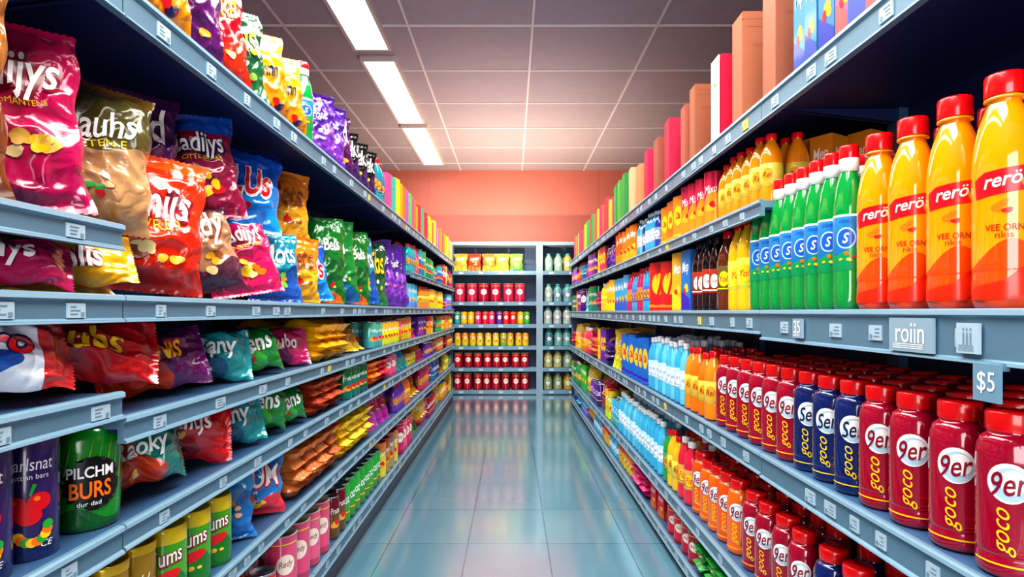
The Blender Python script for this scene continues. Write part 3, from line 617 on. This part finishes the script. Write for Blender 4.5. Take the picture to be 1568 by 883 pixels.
autofill(1,1.8,8.2,.1,.17,205)
def carton(y,w,d,h,col,L=.86,me=PP):
    link(me,'cardboard_carton',(L+w/2,y,2.002),(0,0,rr.uniform(-.06,.04)),(w/.12,d/.2,h/.34),col)
for y,w,d,h,c in ((1.93,.13,.09,.40,'9C5C44'),(2.2,.15,.1,.42,'A86448'),(2.42,.12,.1,.36,'D0083C'),(2.75,.12,.08,.37,'98583C'),(2.9,.13,.08,.33,'A05440'),(3.2,.14,.1,.36,'B81040'),(3.45,.14,.1,.33,'984C3C'),(3.7,.13,.1,.33,'C01048'),(3.95,.13,.1,.3,'C08858'),(4.2,.13,.1,.34,'D8B088'),(4.45,.13,.1,.36,'209040')):
    carton(y,w,d,h,c)
row('carton_row',PP,1,4.6,8.2,2.0,['209848','108050','E02040','F07010','F0B818','B82058','E05030','50A840'],.17,2,.93,.14,10,sc=(1,.6,.95),js=.1)
row('carton_row',PX,1,1.35,1.82,2.0,['2C74A8','3880B0','2C74A8','A85880'],.07,2,.93,.16,80,sc=(.5,.7,1.1))
mb=MB(); mb.box(.852,.856,2.375,2.465,2.02,2.36,WHT); mp=lambda a,b,e:(.852-e,2.42-a,2.19+b)
mb.decal(tt('Tlim',.06,0,.06,cut=0),mp,GRN,.001); mb.decal(tt('SHWEY',.06,0,.02,cut=0,shear=0),mp,GRN,.001); link(mb.mesh('carton_front_label'),'carton_label')
# ---------------------------------------------------------------- back wall shelving
BY=9.0
zs=[1.93,1.45,1.10,.76,.42,.07]
def backunit(x0,x1):
    mb=MB(); mb.box(x0,x1,BY+.42,BY+.44,0,2.39,M('back_panel','3A5478',rough=.5)); mb.box(x0,x1,BY+.03,BY+.42,0,.05,kick)
    fr=M('back_shelf_frame','7E9AAE',rough=.4)
    for x in (x0,x1-.05): mb.box(x,x+.05,BY-.01,BY+.42,0,2.39,fr)
    mb.box(x0,x1,BY-.012,BY+.42,2.34,2.39,fr)
    for z in zs:
        mb.box(x0+.05,x1-.05,BY,BY+.42,z-.05,z,fr); mb.box(x0+.05,x1-.05,BY-.008,BY+.002,z-.055,z+.006,steel)
        x=x0+.15
        while x<x1-.2: mb.box(x,x+.07,BY-.012,BY-.006,z-.045,z-.01,tagm); x+=.31
    return link(mb.mesh('back_shelving'),'shelving_unit')
backunit(-2.4,-.98); backunit(-.98,.43); backunit(.43,1.9)
def brow(name,me,x0,x1,z,pal,dx,sc,tilt=0,rows=2):
    e=empty(name); x=x0+dx/2; pal=PAL[pal] if isinstance(pal,str) else pal
    while x<x1-dx*.4:
        c=rr.choice(pal)
        for r in range(rows): link(me,name+'_item',(x+rr.uniform(-.01,.01),BY+.1+r*.16,z+.002),(math.radians(-tilt),0,rr.uniform(-.1,.1)),sc,c,e)
        x+=dx
for x0,x1 in ((-2.3,-1.05),(-.92,.36)):
    brow('snack_bag_row',MBAG[0],x0,x1,1.93,['C87828','609038','C8A038','B04028','709848'],.22,(.9,.9,.85),12)
    brow('canister_row',PJ,x0,x1,1.45,['C01848','B01040','D02858'],.19,(1.35,1.2,1.2))
    brow('food_tin_row',PC2,x0,x1,1.10,'rain',.11,(1.1,1.1,1.8))
    brow('canister_row',PCb,x0,x1,.76,['D89028','E0A838','A8B048'],.12,(1.3,1.3,1.3))
    brow('canister_row',PJ,x0,x1,.42,['B81838','A81030'],.15,(1.1,1.1,.95)); brow('canister_row',PJ,x0,x1,.07,['B81838','A81030'],.15,(1.1,1.1,1.05))
for z,p in zip(zs,(['C8B078','B0A868','88B0A0'],['60A0A8','90B0A8'],['4888A0','98B0B0'],['38808C','58A098'],['80A080','B0A870'],['B08838','889870'])):
    brow('jug_row',PJG,.5,1.85,z,p,.15,(1.9,1.5,1.05 if z>.5 else .98))
# ---------------------------------------------------------------- room
X=5.0; Y0=-3.5; Y1=9.65; H=3.67
def mesh_box(name,x0,x1,y0,y1,z0,z1,mat):
    mb=MB(); mb.box(x0,x1,y0,y1,z0,z1,mat); return link(mb.mesh(name),name)
fm=bpy.data.materials.new('floor_tiles'); fm.use_nodes=True; nt=fm.node_tree; b=nt.nodes['Principled BSDF']
tc=nd(nt,'ShaderNodeTexCoord'); mp_=nd(nt,'ShaderNodeMapping'); mp_.inputs['Location'].default_value=(.247,.13,0); nt.links.new(tc.outputs['Object'],mp_.inputs['Vector'])
br=nd(nt,'ShaderNodeTexBrick'); br.offset=0; br.squash=1; br.inputs['Scale'].default_value=1; br.inputs['Brick Width'].default_value=.445; br.inputs['Row Height'].default_value=.56; br.inputs['Mortar Size'].default_value=.0035; br.inputs['Mortar Smooth'].default_value=.2
br.inputs['Color1'].default_value=lin('6E8E9E'); br.inputs['Color2'].default_value=lin('608598'); br.inputs['Mortar'].default_value=lin('2C5068')
nt.links.new(mp_.outputs[0],br.inputs['Vector'])
nz=nd(nt,'ShaderNodeTexNoise'); nz.inputs['Scale'].default_value=2.2; nz.inputs['Detail'].default_value=4; nt.links.new(tc.outputs['Object'],nz.inputs['Vector'])
c=mixc(nt,mth(nt,'MULTIPLY',nz.outputs[0],.55),br.outputs['Color'],lin('2E7890'))
nt.links.new(c,b.inputs['Base Color']); nt.links.new(mth(nt,'ADD',mth(nt,'MULTIPLY',nz.outputs[0],.2),.07),b.inputs['Roughness']); b.inputs['Coat Weight'].default_value=1; b.inputs['Coat Roughness'].default_value=.13; b.inputs['Coat IOR'].default_value=1.8; b.inputs['IOR'].default_value=1.6
bp=nd(nt,'ShaderNodeBump'); bp.inputs['Strength'].default_value=.4; bp.inputs['Distance'].default_value=.003; bp.invert=True; nt.links.new(br.outputs['Fac'],bp.inputs['Height']); nt.links.new(bp.outputs[0],b.inputs['Normal'])
mesh_box('floor',-X,X,Y0,Y1,-.1,0,fm)
wallm=M('wall_paint_salmon','C47468',rough=.6,bump=.03,bscale=80,var=.05)
mesh_box('wall_back',-X,X,Y1,Y1+.1,0,H,wallm); mesh_box('wall_left',-X-.1,-X,Y0,Y1,0,H,wallm); mesh_box('wall_right',X,X+.1,Y0,Y1,0,H,wallm)
mesh_box('wall_front',-X,X,Y0-.1,Y0,0,H,M('wall_paint_front','D0D4DC',rough=.7))
mb=MB()
for x in (-2.6,-1.4,1.45,2.7): mb.box(x,x+.008,Y1-.003,Y1,2.0,H,M('wall_seam','B86860',rough=.6))
link(mb.mesh('trim_1'),'trim_1')
cm=M('ceiling_tile','A8A0AE',rough=.85,bump=.15,bscale=120,var=.06)
mesh_box('ceiling',-X,X,Y0,Y1,H,H+.1,cm)
mb=MB(); gm=M('ceiling_grid_bar','E0DCE4',rough=.5)
xs=[.17+k*1.03 for k in range(-5,5)]
for x in xs: mb.box(x-.009,x+.009,Y0,Y1,H-.012,H,gm)
y=Y0+.3
while y<Y1: mb.box(-X,X,y-.009,y+.009,H-.011,H,gm); y+=.885
link(mb.mesh('ceiling_grid'),'ceiling_grid')
em=M('light_diffuser','FFF6EA',emit=12,var=0); frm=M('light_frame','D8D0D0',rough=.4)
for y0,y1 in ((-.4,1.3),(1.45,3.15),(3.35,5.1),(5.36,7.1),(7.3,9.1)):
    mb=MB(); xa,xb=-1.38,-1.1
    mb.box(xa-.03,xa,y0,y1,H-.05,H,frm); mb.box(xb,xb+.03,y0,y1,H-.05,H,frm); mb.box(xa-.03,xb+.03,y0-.03,y0,H-.05,H,frm); mb.box(xa-.03,xb+.03,y1,y1+.03,H-.05,H,frm)
    mb.box(xa,xb,y0,y1,H-.04,H-.02,em); link(mb.mesh('ceiling_light'),'ceiling_light')
# ---------------------------------------------------------------- lights
def area(name,loc,rot,sx,sy,p,c):
    l=bpy.data.lights.new(name,'AREA'); l.shape='RECTANGLE'; l.size=sx; l.size_y=sy; l.energy=p; l.color=c
    o=bpy.data.objects.new(name,l); COL.objects.link(o); o.location=loc; o.rotation_euler=rot; return o
area('aisle_fill',(0,1.5,3.55),(0,0,0),1.4,4.0,235,(1,.94,.86))  # added area light over the near aisle, no fixture belongs to it
area('front_fill',(0,-2.4,1.7),(math.radians(90),0,0),2.4,2.2,108,(1,.97,.95))  # added soft fill behind the camera, not an actual lamp
def spot(name,loc,tgt,p,c,ang=100,r=.03):
    l=bpy.data.lights.new(name,'SPOT'); l.energy=p; l.color=c; l.spot_size=math.radians(ang); l.spot_blend=1; l.shadow_soft_size=r
    o=bpy.data.objects.new(name,l); COL.objects.link(o); o.location=loc; o.rotation_euler=(Vector(tgt)-Vector(loc)).to_track_quat('-Z','Y').to_euler(); return o
spot('wall_wash_fill',(0,8.4,2.6),(0,9.65,2.6),42,(1,.78,.60),155)  # added unseen spot in mid-air, makes the glow on the back wall
spot('ceiling_wash_fill',(0,8.0,1.6),(0,8.5,3.7),300,(1,.76,.50),140)  # added unseen uplight in mid-air, warms the rear ceiling
spot('ceiling_wash_fill',(0,6.2,1.6),(0,7.0,3.7),130,(1,.76,.60),140)  # second added uplight, weaker, for the ceiling further forward
spot('aisle_fill_spot',(0,4.8,3.6),(0,5.6,0),270,(1,.92,.82),150,.1)  # added spot without a fixture, brightens the middle of the aisle
spot('aisle_fill_spot',(0,7.0,3.6),(0,8.2,0),420,(1,.86,.74),150,.1)  # added spot without a fixture, lifts the dark back shelves
w=bpy.data.worlds.new('World'); S.world=w; w.use_nodes=True; w.node_tree.nodes['Background'].inputs[0].default_value=(.5,.6,.8,1); w.node_tree.nodes['Background'].inputs[1].default_value=.4
# ---------------------------------------------------------------- camera
cd=bpy.data.cameras.new('camera'); cam=bpy.data.objects.new('camera',cd); COL.objects.link(cam)
cam.location=(0,0,1.3); cam.rotation_euler=(math.radians(90),0,0); cd.lens=20.25; cd.sensor_width=36; cd.shift_y=.0226; cd.clip_start=.05
S.camera=cam
print('objects',len(bpy.data.objects))
